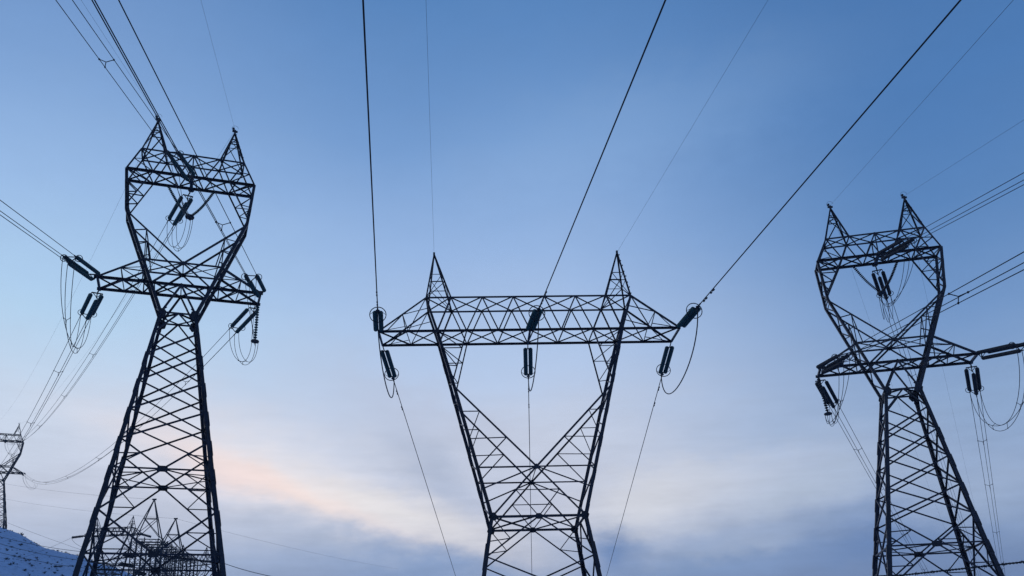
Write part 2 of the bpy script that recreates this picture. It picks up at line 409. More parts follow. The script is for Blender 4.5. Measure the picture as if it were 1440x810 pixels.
        for sy in (-1, 1):
            nrm = (0, sy, 0); e = P('E', sx, sy); u = P('U', sx, sy); v = V((0, A['U'][1] * sy, A['U'][2])) + o_
            s0 = lerp(e, u, .06); mb.angle(s0, v, .18 * k, ref=nrm)
            t_ = [(.38, .42), (.60, .66)]
            hp = [(lerp(s0, v, .36), lerp(e, u, .50)), (lerp(s0, v, .36), u), (lerp(s0, v, .20), lerp(e, u, .74)), (lerp(s0, v, .36), lerp(s0, v, .36) * .35 + u * .65)]
            mb.angle(lerp(s0, v, .34), lerp(e, u, .42), rw, ref=nrm); mb.angle(lerp(s0, v, .34), lerp(u, v, .16), rw * 1.1, ref=nrm); mb.angle(lerp(s0, v, .34), u, rw, ref=nrm)
            mb.angle(lerp(e, u, .70), lerp(lerp(s0, v, .34), lerp(u, v, .16), .42), rw, ref=nrm)
            # continuation from the node down to the lower chord at the opposite arm
            w = P('W', sx, sy); zc = A['T'][2]; tz = (zc - A['W'][2]) / (A['U'][2] - A['W'][2])
            jn = lerp(w, u, tz); mb.angle(v, jn, .18 * k, ref=nrm)
            c = V((0, A['T'][1] * sy, zc)) + o_; mb.angle(c, w, .2 * k, ref=nrm)
            mb.angle(w + V((-.5 * sx, 0, .6)), w + V((0, 0, .2)), .12 * k, ref=nrm)
            gus(mb, v, .26, nrm, .05, 6)
            if sx > 0: gus(mb, c, .24, nrm, .05, 6)
        mb.angle(lerp(P('E', sx, -1), P('U', sx, -1), .06), lerp(P('E', sx, 1), P('U', sx, 1), .06), rw); mb.angle(V((0, -A['U'][1], A['U'][2])) + o_, V((0, A['U'][1], A['U'][2])) + o_, rw)
        mb.build('window_brace', mt, root)
    # waist gusset plates, each a part
    for sx in (-1, 1):
        for sy in (-1, 1):
            mb = MB(); c = P('W', sx, sy)
            mb.plate(c + V((-.12 * sx, sy * .14, -.1)), (0, 1, 0), .56, .05, 6, .3, .8); mb.plate(c + V((sx * .14, 0, -.4)), (1, 0, 0), .45, .05, 6, .3)
            mb.plate(c + V((.10 * sx, sy * .22, -.72)), (0, 1, 0), .36, .04, 6, .2, .6)
            mb.build('gusset_plate', STEELD, root)
    for sy in (-1, 1):
        for z in (-16.77, -24.64):
            mb = MB(); mb.bar((lg(z, -1, sy) + lg(z, 1, sy)) / 2 + V((-.45, sy * .1, 0)), (lg(z, -1, sy) + lg(z, 1, sy)) / 2 + V((.45, sy * .1, 0)), .55, .06, ref=(0, 1, 0)); mb.build('gusset_plate', STEELD, root)
    # lower crossarm
    mb = MB(); cw = .25 * k; zc = A['T'][2]
    nx = [-A['T'][0], -A['T'][0] * .70, -A['T'][0] * .47, -2.55, 0, 2.55, A['T'][0] * .47, A['T'][0] * .70, A['T'][0]]
    for sy in (-1, 1):
        nrm = (0, sy, 0); y = A['T'][1] * sy; tl, tr = P('T', -1, sy), P('T', 1, sy)
        mb.angle(tl - V((.25, 0, 0)), tr + V((.25, 0, 0)), cw, .04, ref=(0, 0, 1))
        ul, ur = P('U', -1, sy), P('U', 1, sy); mb.angle(ul, ur, cw * .8, ref=nrm)
        for t_, u in ((tl, ul), (tr, ur)):
            mb.angle(t_, u, cw * .85, ref=nrm)
            s = -1 if t_ is tl else 1
            lo = lambda f: V((A['T'][0] * s * f, y, zc)) + o_
            m1 = lerp(t_, u, .5); mb.angle(m1, lo(.70), rw, ref=nrm); mb.angle(m1, lo(.47), rw, ref=nrm); mb.angle(u, lo(.47), rw * 1.2, ref=nrm); mb.angle(m1, lerp(u, lo(.47), .35), rw * .8, ref=nrm)
    for i in range(len(nx) - 1):
        a0, a1 = V((nx[i], -A['T'][1], zc)) + o_, V((nx[i], A['T'][1], zc)) + o_
        b0, b1 = V((nx[i + 1], -A['T'][1], zc)) + o_, V((nx[i + 1], A['T'][1], zc)) + o_
        mb.angle(a0, b1, rw * 1.2); mb.angle(a1 + V((0, 0, .06)), b0 + V((0, 0, .06)), rw * 1.2)
        if i in (3, 4, 5): mb.angle(a0, a1, rw)
    uz = A['U'][2]
    for xa, xb in ((-A['U'][0], 0), (A['U'][0], 0)):
        a0, a1 = V((xa, -A['U'][1], uz)) + o_, V((xa, A['U'][1], uz)) + o_; b0, b1 = V((xb, -A['U'][1], uz)) + o_, V((xb, A['U'][1], uz)) + o_
        mb.angle(a0, b1, rw); mb.angle(a1, b0 + V((0, 0, .05)), rw)
    for sx in (-1, 1):
        mb.bar(P('T', sx, -1) + V((0, -.25, 0)), P('T', sx, 1) + V((0, .35, 0)), .22 * k, .22 * k)
        for sy in (-1, 1): gus(mb, P('T', sx, sy), .26, (0, 0, 1), .06)
        u0, u1 = P('U', sx, -1), P('U', sx, 1); mb.angle(lerp(P('T', sx, -1), u0, .5), lerp(P('T', sx, 1), u1, .5), rw); mb.angle(lerp(P('T', sx, -1), u0, .5), u1, rw)
    mb.build('crossarm', mt, root)
    # bridge
    mb = MB(); cw = .25 * k; By, Bz, Py, Pz = A['B'][1], A['B'][2], A['P'][1], A['P'][2]; Bx = A['B'][0]
    bx = [-Bx, -.6 * Bx, -.2 * Bx, .2 * Bx, .6 * Bx, Bx]; px = [-A['P'][0], -A['Q'][0], 0, A['Q'][0], A['P'][0]]
    for sy in (-1, 1):
        nrm = (0, sy, 0); bp = [V((x, By * sy, Bz)) + o_ for x in bx]; tp = [V((x, Py * sy, Pz)) + o_ for x in px]
        mb.angle(bp[0], bp[-1], cw, .04, ref=(0, 0, 1)); mb.angle(tp[0], tp[-1], cw * .75, ref=nrm)
        for i in range(5): mb.angle(bp[i] if i or 1 else 0, tp[i], rw * 1.5 if 0 < i < 5 else cw * .7, ref=nrm); mb.angle(tp[i], bp[i + 1], rw * 1.5 if i < 4 else cw * .7, ref=nrm)
        for s, q in ((0, 1), (5, 4)): mb.angle(lerp(bp[s], tp[0 if s == 0 else 4], .5), bp[q], rw, ref=nrm); 
        for s in (0, 4): mb.angle(lerp(bp[0 if s == 0 else 5], tp[s], .5), lerp(tp[s], bp[1 if s == 0 else 4], .45), rw * .8, ref=nrm)
        for t_ in tp[1:4]: gus(mb, t_, .17, nrm)
        mb.angle(tp[2], V((0, By * sy, Bz)) + o_, rw * 1.3, ref=nrm)
    for ls, y, z, ww in ((bx, By, Bz, 1.2), (px, Py, Pz, 1.0)):
        for i in range(len(ls) - 1):
            a0, a1 = V((ls[i], -y, z)) + o_, V((ls[i], y, z)) + o_; b0, b1 = V((ls[i + 1], -y, z)) + o_, V((ls[i + 1], y, z)) + o_
            mb.angle(a0, b1, rw * ww); mb.angle(a1 + V((0, 0, .06)), b0 + V((0, 0, .06)), rw * ww)
    for sx in (-1, 1): mb.bar(P('B', sx, -1), P('B', sx, 1), .16 * k, .16 * k); mb.angle(P('P', sx, -1), P('P', sx, 1), rw * 1.4)
    mb.bar(V((0, -By - .1, Bz - .05)) + o_, V((0, By + .35, Bz - .05)) + o_, .34 * k, .2 * k); mb.plate(V((0, By + .25, Bz - .1)) + o_, (0, 0, 1), .32, .12, 6)
    mb.build('bridge', mt, root)
    # earth wire peaks
    for sx in (-1, 1):
        mb = MB(); top = P('A', sx, 0); base = [P('P', sx, -1), P('P', sx, 1), P('Q', sx, 1), P('Q', sx, -1)]
        for q in base: mb.angle(q, top, .16 * k, ref=(0, 1, 0))
        for i in range(4):
            a, b = base[i], base[(i + 1) % 4]
            mb.angle(lerp(a, top, .60), lerp(b, top, .60), rw * .9); mb.angle(lerp(a, top, .76), lerp(b, top, .76), rw * .9)
            mb.angle(a, lerp(b, top, .60), rw); mb.angle(lerp(a, top, .6), lerp(b, top, .76), rw * .8)
        mb.bar(top - V((0, 0, .25)), top + V((0, 0, .35)), .2, .2); mb.bar(top + V((-.28, -.05, .18)), top + V((.28, .05, .18)), .14, .2)
        mb.plate(top + V((-.18, -.1, .45)), (0, 1, 0), .14, .12, 8)
        ring = [top + V((.35 * math.cos(a * .524), 0, .55 + .35 * math.sin(a * .524))) for a in range(12)]
        mb.tube(ring[:10], .014, 5)
        mb.build('earth_wire_peak', mt, root)
    if bolts:
        step_bolts(root, P('P', 1, -1), P('A', 1, 0), (1, 0, 0), .55, STEELD, length=.13)
    return root
def Aloc(t, k, sx, sy, dz=0):
    """world position of a node of a window tower; t = (x, y, z, yaw)"""
    x, y, z = A[k][0] * sx, A[k][1] * sy, A[k][2] + dz; c, s = math.cos(t[3]), math.sin(t[3])
    return V((t[0] + c * x - s * y, t[1] + s * x + c * y, t[2] + z))

TL = (-32.588, 86.1005, 34.6609, .34)
TR = (42.4852, 93.4171, 27.0131, -.2333)
TC = (1.7887, 52.1802, 9.2069, .0361)
d_ = ray(-1, 674); TF = tuple(d_ * (400 / math.hypot(d_.x, d_.y))) + (.40,)
def foot_of(t): return ground_z(t[0], t[1]) - t[2]
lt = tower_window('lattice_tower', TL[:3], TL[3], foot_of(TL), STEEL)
tag(lt, 'tall dark lattice tower with a cat-ear window head standing in front of the substation', 'pylon')
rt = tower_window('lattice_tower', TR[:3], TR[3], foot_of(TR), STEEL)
tag(rt, 'tall bluish lattice tower with a cat-ear window head behind the barbed wire', 'pylon')
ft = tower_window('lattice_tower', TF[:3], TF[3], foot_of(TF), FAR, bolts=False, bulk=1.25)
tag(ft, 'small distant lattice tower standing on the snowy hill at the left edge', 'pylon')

Cc = dict(W=(2.5463, 2.60, -1.4756), V=(3.18, 2.3024, 1.3219), E=(4.5584, 2.02, 6.2265), T=(8.9998, 1.2327, 9.8324), B=(5.5269, 1.1652, 9.8324), M=(3.7795, 1.1652, 9.8324),
          N=(1.8775, 1.1652, 9.8324), O=(0, 1.1652, 9.8324), P=(6.2045, 1.1268, 11.9934), Q=(4.7003, 1.1268, 11.9934), R=(2.8165, 1.1268, 11.9934), S=(.944, 1.1268, 11.9934), A=(5.7633, 0, 15.414), D=(7.25, 1.2, 9.8324))
def tower_portal(name, loc, yaw, foot, mt, bolts=True, bulk=1.0, scale=1.0):
    root = empty(name, (loc[0], loc[1], loc[2] + foot * scale), yaw); root.scale = (scale,) * 3
    o_ = V((0, 0, -foot)); k = bulk
    def P(n, sx, sy): return V((Cc[n][0] * sx, Cc[n][1] * sy, Cc[n][2])) + o_
    tab = [(-1.4756, 2.5463, 2.60), (foot, 2.5463 + (-1.4756 - foot) * .155, 2.60 + (-1.4756 - foot) * .14)]
    def lg(z, sx, sy): return mirror(interp_leg(tab, z), sx, sy) + o_
    LV = [-1.4756, -3.62, -6.2, -8.4, foot]
    bw, rw, cw = .08 * k, .05 * k, .125 * k
    for sx in (-1, 1):
        for sy in (-1, 1):
            mb = MB(); ext = .5 if (sx > 0) else .12
            for i in range(len(LV) - 1):
                a, b = lg(LV[i], sx, sy), lg(LV[i + 1], sx, sy); w = (.20 + .02 * i) * k
                mb.angle(a, b, w, .03, ref=(sx, 0, 0)); mb.angle(a + V((.02 * sx, .02 * sy, 0)), b + V((.02 * sx, .02 * sy, 0)), w * .8, .03, ref=(0, sy, 0))
                if i: 
                    d = (b - a).normalized(); mb.bar(a + V((sx * w * .55, 0, 0)) - d * .7, a + V((sx * w * .55, 0, 0)) + d * .7, .05, w, ref=(0, 1, 0))
            mb.build('leg', mt, root)
    if bolts: step_bolts(root, lg(-6, 1, -1), lg(-1.8, 1, -1), (1, 0, 0), .38, STEELD, length=.11)
    mb = MB()
    for f in range(4):
        if f < 2: sy = (-1, 1)[f]; nrm = (0, sy, 0); E_ = lambda z, s: lg(z, s, sy)
        else: sx = (-1, 1)[f - 2]; nrm = (sx, 0, 0); E_ = lambda z, s: lg(z, sx, s)
        wm = (E_(LV[0], -1) + E_(LV[0], 1)) / 2
        mb.angle(E_(LV[0], -1), E_(LV[0], 1), cw * (1.1 if f < 2 else .8), ref=nrm)
        for s in (-1, 1):
            n1 = E_(LV[1], s); mb.angle(wm, n1, bw, ref=nrm)
            m1 = lerp(wm, n1, .55); mb.angle(m1, E_(LV[0], s), rw, ref=nrm); mb.angle(m1, E_(lerp((0, 0, LV[0]), (0, 0, LV[1]), .62).z, s), rw, ref=nrm)
            mb.angle(lerp(wm, n1, .33), E_(LV[0] - .75, s), rw, ref=nrm) if False else None
        for i in range(1, 4): face_x(mb, E_(LV[i], -1), E_(LV[i], 1), E_(LV[i + 1], -1), E_(LV[i + 1], 1), bw, nrm)
        if f < 2: gus(mb, wm + V((0, .04 * sy, 0)), .17, nrm, .04, 8, 1.3)
    c = [lg(LV[0], -1, -1), lg(LV[0], 1, -1), lg(LV[0], 1, 1), lg(LV[0], -1, 1)]; m_ = [(c[i] + c[(i + 1) % 4]) / 2 for i in range(4)]
    for i in (0, 1, 2, 3):
        pass
    mb.angle(c[0], m_[2], bw); mb.angle(c[1], m_[2], bw); mb.angle(c[3] + V((0, 0, .05)), m_[0] + V((0, 0, .05)), bw); mb.angle(c[2] + V((0, 0, .05)), m_[0] + V((0, 0, .05)), bw)
    mb.build('body_bracing', mt, root)
    for sx in (-1, 1):
        mb = MB()
        for sy in (-1, 1):
            nrm = (0, sy, 0); w, b, p = P('W', sx, sy), P('B', sx, sy), P('P', sx, sy); e = P('E', sx, sy)
            # main chord runs from the waist to the bridge top in one line
            segs = 6
            for a1, b1, n_ in ((w, e, 4), (e, b, 2), (b, p, 1)):
                for i in range(n_):
                    q0, q1 = lerp(a1, b1, i / n_), lerp(a1, b1, (i + 1) / n_); ww = (.20 if n_ > 1 else .15) * k
                    mb.angle(q0, q1, ww, .03, ref=(sx, 0, 0)); d = (q1 - q0).normalized()
                    if n_ > 1: mb.bar(q0 + V((sx * .09, 0, 0)), q0 + V((sx * .09, 0, 0)) + d * .6, .05, ww, ref=(0, 1, 0))
            m = P('M', sx, sy); e_ = lerp(e, b, .06); mb.angle(e_, m, bw, ref=nrm)
            q1, q2 = lerp(e_, m, .30), lerp(e_, m, .66); mb.angle(q1, lerp(e, b, .36), rw, ref=nrm); mb.angle(q2, lerp(e, b, .68), rw, ref=nrm)
            mb.angle(q1, lerp(e, b, .68), rw, ref=nrm); mb.angle(q2, b, rw, ref=nrm)
        for i in range(9):
            a0, a1 = (P('W', sx, -1), P('E', sx, -1)), (P('W', sx, 1), P('E', sx, 1))
            if i >= 6: a0, a1 = (P('E', sx, -1), P('B', sx, -1)), (P('E', sx, 1), P('B', sx, 1)); t0, t1 = (i - 6) / 3, (i - 5) / 3
            else: t0, t1 = i / 6, (i + 1) / 6
            if i % 2: a0, a1 = a1, a0
            mb.angle(lerp(a0[0], a0[1], t0), lerp(a1[0], a1[1], t1), rw * 1.3)
        mb.build('arm', mt, root)
        mb = MB()
        for sy in (-1, 1):
            nrm = (0, sy, 0); e, w = P('E', sx, sy), P('W', sx, sy); v = V((0, Cc['V'][1] * sy, Cc['V'][2])) + o_; vs_ = P('V', sx, sy)
            s0 = lerp(e, w, .02); mb.angle(s0, v, .105 * k, ref=nrm)
            ez, wz = Cc['E'][2], Cc['V'][2]
            p1, p2 = lerp(s0, v, .31), lerp(s0, v, .64); al = lambda t_: lerp(e, vs_, t_)
            mb.angle(p1, al(.33), rw, ref=nrm); mb.angle(p1, al(.64), rw, ref=nrm); mb.angle(p2, al(.66), rw, ref=nrm); mb.angle(p2, al(.99), bw * .8, ref=nrm)
            mb.angle(v, vs_, bw, ref=nrm); mb.angle(v, w, .095 * k, ref=nrm); mb.angle(v, lerp(vs_, w, .42), bw * .9, ref=nrm)
            wm = V((0, Cc['W'][1] * sy, Cc['W'][2])) + o_; h = lerp(v, w, .47)
            mb.angle(h, wm, rw * 1.1, ref=nrm); mb.angle(h, lerp(v, V((0, h.y, h.z)), 1), rw, ref=nrm)
            if sx > 0: gus(mb, v + V((0, .03 * sy, 0)), .16, nrm, .04, 6)
        mb.angle(V((0, -Cc['V'][1], Cc['V'][2])) + o_, V((0, Cc['V'][1], Cc['V'][2])) + o_, rw); mb.angle(lerp(P('E', sx, -1), P('W', sx, -1), .02), lerp(P('E', sx, 1), P('W', sx, 1), .02), rw)
        mb.build('window_brace', mt, root)
    for sx in (-1, 1):
        for sy in (-1, 1):
            mb = MB(); c = P('W', sx, sy); mb.plate(c + V((-.05 * sx, sy * .1, .0)), (0, 1, 0), .25, .04, 6, .3); mb.plate(c + V((sx * .1, 0, -.1)), (1, 0, 0), .24, .04, 6); mb.build('gusset_plate', STEELD if bolts else mt, root)
            mb = MB(); c = P('B', sx, sy); mb.plate(c + V((.02 * sx, sy * .09, .0)), (0, 1, 0), .14, .04, 6); mb.build('gusset_plate', STEELD if bolts else mt, root)
    # bridge with its pointed ends
    mb = MB()
    tops = [('P', -1), ('Q', -1), ('R', -1), ('S', -1), ('S', 1), ('R', 1), ('Q', 1), ('P', 1)]
    bots = [('B', -1), ('M', -1), ('N', -1), ('O', 1), ('N', 1), ('M', 1), ('B', 1)]
    for sy in (-1, 1):
        nrm = (0, sy, 0); tp = [P(n, s, sy) for n, s in tops]; bp = [P(n, s, sy) for n, s in bots]
        mb.angle(tp[0], tp[-1], cw * .9, ref=nrm); mb.angle(P('T', -1, sy), P('T', 1, sy), cw, ref=(0, 0, 1))
        for i in range(7): 
            wv = bw * (1.35 if i in (0, 6) else 1)
            if i: mb.angle(tp[i], bp[i], wv if i < 7 else bw, ref=nrm)
            if i < 6: mb.angle(bp[i], tp[i + 1], wv, ref=nrm)
        for sx in (-1, 1):
            t, p, d, b = P('T', sx, sy), P('P', sx, sy), P('D', sx, sy), P('B', sx, sy)
            mb.angle(t, p, cw * .8, ref=nrm); m1 = lerp(t, p, .5); mb.angle(d, m1, rw, ref=nrm); mb.angle(d, p, rw * 1.1, ref=nrm)
            mb.angle(m1, lerp(p, b, .3), rw, ref=nrm); mb.angle(t, lerp(d, m1, .3), rw * .8, ref=nrm)
            mb.angle(m1, lerp(t, d, .25), rw, ref=nrm)
    seq = [('T', -1), ('D', -1), ('B', -1), ('M', -1), ('N', -1), ('O', 1), ('N', 1), ('M', 1), ('B', 1), ('D', 1), ('T', 1)]
    for ls in (seq, tops):
        for i in range(len(ls) - 1):
            (n0, s0), (n1, s1) = ls[i], ls[i + 1]
            ww = rw * (1.5 if ls is seq and i in (0, 9) else 1.15)
            mb.angle(P(n0, s0, -1), P(n1, s1, 1), ww); mb.angle(P(n0, s0, 1) + V((0, 0, .04)), P(n1, s1, -1) + V((0, 0, .04)), ww)
    for sx in (-1, 1):
        mb.bar(P('T', sx, -1), P('T', sx, 1), .11 * k, .11 * k); mb.angle(P('P', sx, -1), P('P', sx, 1), rw * 1.3); mb.angle(P('B', sx, -1), P('B', sx, 1), rw * 1.3)
        mb.angle(lerp(P('T', sx, -1), P('P', sx, -1), .5), lerp(P('T', sx, 1), P('P', sx, 1), .5), rw)
    mb.bar(V((0, -1.17, 9.80)) + o_, V((0, 1.22, 9.80)) + o_, .12, .12)
    mb.build('bridge', mt, root)
    for sx in (-1, 1):
        mb = MB(); top = P('A', sx, 0); base = [P('P', sx, -1), P('P', sx, 1), P('Q', sx, 1), P('Q', sx, -1)]
        for q in base: mb.angle(q, top, .09 * k, ref=(0, 1, 0))
        for i in range(4):
            a, b = base[i], base[(i + 1) % 4]
            mb.angle(lerp(a, top, .36), lerp(b, top, .36), rw * .8); mb.angle(lerp(a, top, .53), lerp(b, top, .53), rw * .8)
            if i % 2 == 0: mb.angle(a, lerp(b, top, .36), rw * .9)
            else: mb.angle(b, lerp(a, top, .36), rw * .9); mb.angle(b, lerp(a, top, .53), rw * .8)
        mb.bar(top - V((0, 0, .16)), top + V((0, 0, .12)), .12, .12)
        mb.build('earth_wire_peak', mt, root)
    if bolts: step_bolts(root, P('P', 1, -1), P('A', 1, 0), (1, 0, 0), .42, STEELD, length=.1)
    return root
def Cloc(t, k, sx, sy, dz=0):
    x, y, z = Cc[k][0] * sx, Cc[k][1] * sy, Cc[k][2] + dz; c, s = math.cos(t[3]), math.sin(t[3])
    return V((t[0] + c * x - s * y, t[1] + s * x + c * y, t[2] + z))
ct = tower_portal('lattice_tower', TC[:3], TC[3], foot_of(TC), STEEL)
tag(ct, 'wide middle lattice tower with a flat bridge on a V shaped frame', 'pylon')

# ------------------------------------------------------------------ insulators and conductors
DOWN = V((0, 0, -1))
def frame(D):
    D = V(D).normalized(); s = D.cross(V((0, 0, 1))).normalized(); u = s.cross(D).normalized(); return D, s, u
def sub(mb, name, mt, root, smooth=False):
    L_ = root.location
    mb.v = [(v[0] - L_.x, v[1] - L_.y, v[2] - L_.z) for v in mb.v]
    return mb.build(name, mt, root, smooth)
def discs(mb, a, b, r, pitch, n=10, core=.35):
    Ln = (V(b) - V(a)).length; k = max(3, int(Ln / pitch)); p = Ln / k; pr = [(0, r * core * .7)]
    for i in range(k):
        t = i * p; pr += [(t + p * .10, r * core), (t + p * .35, r * .95), (t + p * .55, r), (t + p * .72, r * .8), (t + p * .9, r * core)]
    pr.append((Ln, r * core * .7)); mb.lathe(a, b, pr, n)
def ring(mb, c, D, rad, r, n=20, m=6):
    D, s, u = frame(D); mb.tube([V(c) + s * rad * math.cos(2 * math.pi * i / n) + u * rad * math.sin(2 * math.pi * i / n) for i in range(n)], r, m, closed=True)
TRI = [(-.53, 0), (.53, 0), (.08, -.6)]
def strain3(A_, D, length, mt, label, group, link=1.5, r=.2, pitch=.25, k=1.0, tail=.5, detail=True):
    """strain set of three parallel strings between two yokes; returns the three conductor ends"""
    D, s, u = frame(D); A_ = V(A_); root = empty('insulator_set', A_)
    tag(root, label, 'insulators', group); T = [(a * k, b * k) for a, b in TRI]
    P = lambda i, t: A_ + D * t + s * T[i][0] + u * T[i][1]
    mb = MB(); mb.tube([A_, A_ + D * link * .6], .07 * k, 6); mb.plate(A_ + D * link * .3, s, .14 * k, .1, 6); sub(mb, 'link', STEELD, root)
    mb = MB(); c = A_ + D * link * .65; mb.bar(c + s * T[0][0], c + s * T[1][0], .12 * k, .1 * k); mb.bar(c, c + u * T[2][1] * .9 + D * .1, .08 * k)
    mb.bar(c + s * T[0][0] * .8, c + u * T[2][1] * .8, .06 * k); mb.bar(c + s * T[1][0] * .8, c + u * T[2][1] * .8, .06 * k)
    for i in range(3): mb.tube([c + s * T[i][0] + u * T[i][1] * .9, P(i, link)], .04 * k, 5)
    sub(mb, 'yoke', STEELD, root)
    for i in range(3):
        mb = MB(); discs(mb, P(i, link), P(i, length - tail), r, pitch, 10 if detail else 6, .55); sub(mb, 'insulator_string', mt, root, True)
    mb = MB(); e = [P(i, length) for i in range(3)]
    for i in range(3): mb.bar(P(i, length - tail * .6), P((i + 1) % 3, length - tail * .6), .07 * k); mb.tube([P(i, length - tail), P(i, length + .35)], .06 * k, 6)
    sub(mb, 'clamp_yoke', STEELD, root)
    if detail:
        for i in (0, 1):
            mb = MB(); ring(mb, P(i, length - tail - .1) + s * (T[i][0] * .2) - u * .05, D, .31 * k, .036, 14, 5); sub(mb, 'grading_ring', STEELD, root)
    return e
def strain2(A_, D, link, length, mt, label, group, r=.14, pitch=.15, sp=.16, ringr=.46):
    D, s, u = frame(D); A_ = V(A_); root = empty('insulator_set', A_); tag(root, label, 'insulators', group)
    P = lambda i, t: A_ + D * t + s * sp * i
    mb = MB(); mb.tube([A_, A_ + D * link], .035, 6); mb.bar(P(-1.1, link), P(1.1, link), .08, .05); sub(mb, 'yoke', STEELD, root)
    for i in (-1, 1):
        mb = MB(); discs(mb, P(i, link + .03), P(i, length), r, pitch, 12, .55); sub(mb, 'insulator_string', mt, root, True)
    mb = MB(); mb.bar(P(-1.1, length + .04), P(1.1, length + .04), .08, .05); mb.tube([A_ + D * length, A_ + D * (length + .75)], .045, 7); mb.plate(A_ + D * (length + .3), u, .12, .05, 6)
    sub(mb, 'clamp_yoke', STEELD, root)
    mb = MB(); c = A_ + D * (length - .35); ring(mb, c, D, ringr, .027, 24, 6)
    for a in (0, math.pi): mb.tube([c + s * ringr * math.cos(a), c + s * .28 * math.cos(a) + D * .35], .014, 5)
    sub(mb, 'grading_ring', STEELD, root)
    return A_ + D * (length + .7)
def sagged(a, b, sag, n=24): return [lerp(a, b, i / n) + DOWN * (4 * sag * (i / n) * (1 - i / n)) for i in range(n + 1)]
def spacer(c3, root, k=1.0):
    mb = MB(); c = (c3[0] + c3[1] + c3[2]) / 3
    for p in c3: mb.tube([c, p], .032 * k, 5); d = .06 * k; mb.bar(p - V((0, 0, d)), p + V((0, 0, d)), .085 * k)
    sub(mb, 'spacer', STEELD, root)
def bundle(ends, far, sag, r, label, group, spacers=(), mt=WIRE, n=30, name='conductor_bundle', k=1.0):
    root = empty(name, ends[0]); tag(root, label, 'power line' if name == 'conductor_bundle' else 'jumper', group)
    C3 = []
    for a, b in zip(ends, far):
        pts = sagged(a, b, sag, n); C3.append(pts); mb = MB(); mb.tube(pts, r, 5); sub(mb, 'conductor', mt, root, True)
    for t in spacers:
        spacer([lerp(a, b, t) + DOWN * (4 * sag * t * (1 - t)) for a, b in zip(ends, far)], root, k)
    return root
def wire(a, b, sag, r, label, group, mt=WIRE, cat='power line', name='conductor', n=30, dampers=(), ds=1.0):
    pts = sagged(V(a), V(b), sag, n); root = empty(name, a) if dampers else None
    if root is None:
        mb = MB(); mb.tube(pts, r, 6); o = mb.build(name, mt, None, True, loc=tuple(a)); tag(o, label, cat, group); return o
    tag(root, label, cat, group); mb = MB(); mb.tube(pts, r, 6); sub(mb, 'cable', mt, root, True)
    Ln = (V(b) - V(a)).length
    for t in dampers:
        p = lerp(a, b, t / Ln); D, s, u = frame(V(b) - V(a)); mb = MB(); q = p - u * .1 * ds
        mb.tube([q - D * .22 * ds, q + D * .22 * ds], .012 * ds, 5); mb.bar(p + u * .03 * ds, q, .04 * ds)
        for sg in (-1, 1): mb.tube([q + D * .13 * sg * ds, q + D * .28 * sg * ds], .045 * ds, 6)
        sub(mb, 'damper', STEELD, root)
    return root
def loop(a, b, low, n=26, r=.02, label='', group='', mt=WIRE, out=V((0, 0, 0)), stiff=.5):
    """single jumper cable hanging from a to b; stiff sets how steeply it leaves the clamps"""
    a, b = V(a), V(b); pts = []
    c1 = a + DOWN * low * 1.33 * (1 + stiff * .0) + out; c2 = b + DOWN * low * 1.33 + out
    for i in range(n + 1):
        t = i / n; pts.append(a * (1 - t) ** 3 + c1 * 3 * t * (1 - t) ** 2 + c2 * 3 * t * t * (1 - t) + b * t ** 3)
    return pts
def jumper(a, b, low, r, label, group, mt=WIRE, out=V((0, 0, 0))):
    mb = MB(); mb.tube(loop(a, b, low, out=out), r, 6); o = mb.build('jumper_cable', mt, None, True, loc=tuple(a)); tag(o, label, 'jumper', group); return o
def jumper3(ea, eb, low, r, label, group, mt=WIRE, outs=None, spacers=(.3, .5, .7), k=.8):
    root = empty('jumper_bundle', ea[0]); tag(root, label, 'jumper', group); outs = outs or [V((0, 0, 0))] * 3; P3 = []
    for a, b, o in zip(ea, eb, outs):
        pts = loop(a, b, low, out=o, n=30); P3.append(pts); mb = MB(); mb.tube(pts, r, 5); sub(mb, 'conductor', mt, root, True)
    for t in spacers: spacer([p[int(t * 30)] for p in P3], root, k)

# ---- middle tower: single conductors
cn = [Cloc(TC, 'T', -1, -1), Cloc(TC, 'O', 0, -1), Cloc(TC, 'T', 1, -1)]
cf = [Cloc(TC, 'T', -1, 1), Cloc(TC, 'O', 0, 1), Cloc(TC, 'T', 1, 1)]
DN = common_dir(list(zip(cn, [(510, 0), (937, 0), (1350, 0)])))
DF = common_dir(list(zip(cf, [(640, 808), (748, 810), (853, 810)])))
PH = ['left end', 'middle', 'right end']
for i in range(3):
    e1 = strain2(cn[i], DN, .25, 3.15, TEAL, 'twin insulator strings pointing forward at the ' + PH[i] + ' of the flat bridge', 'near side insulators of the middle tower')
    # the far strings droop a little before the conductor takes over
    B, sB = meet(cf[i], DF, *[(640, 808), (748, 810), (853, 810)][i])
    e2 = strain2(cf[i], DF, .75, 4.35, TEAL, 'twin teal insulator strings hanging below the ' + PH[i] + ' of the flat bridge', 'far side insulators of the middle tower')
    wire(e1, cn[i] + DN * 75, 0, .03, 'thick dark conductor rising overhead from the ' + PH[i] + ' of the flat bridge', 'overhead conductors of the middle tower', WIREN, dampers=(.9, 2.1) if i else (.9, 2.3), ds=1.0)
    wire(e2, B + (B - cf[i]) * 1.5, 0, .026, 'thin conductor running down and away from the ' + PH[i] + ' of the flat bridge', 'far conductors of the middle tower', dampers=(1.6, 4.2), ds=1.0)
    a, b = e1 - DN * .5, e2 + DF * .1
    jumper(a, b, [2.3, 1.9, 2.35][i], .035, 'looping jumper cable at the ' + PH[i] + ' of the flat bridge', 'jumpers of the middle tower', out=V((0, 0, 0)))
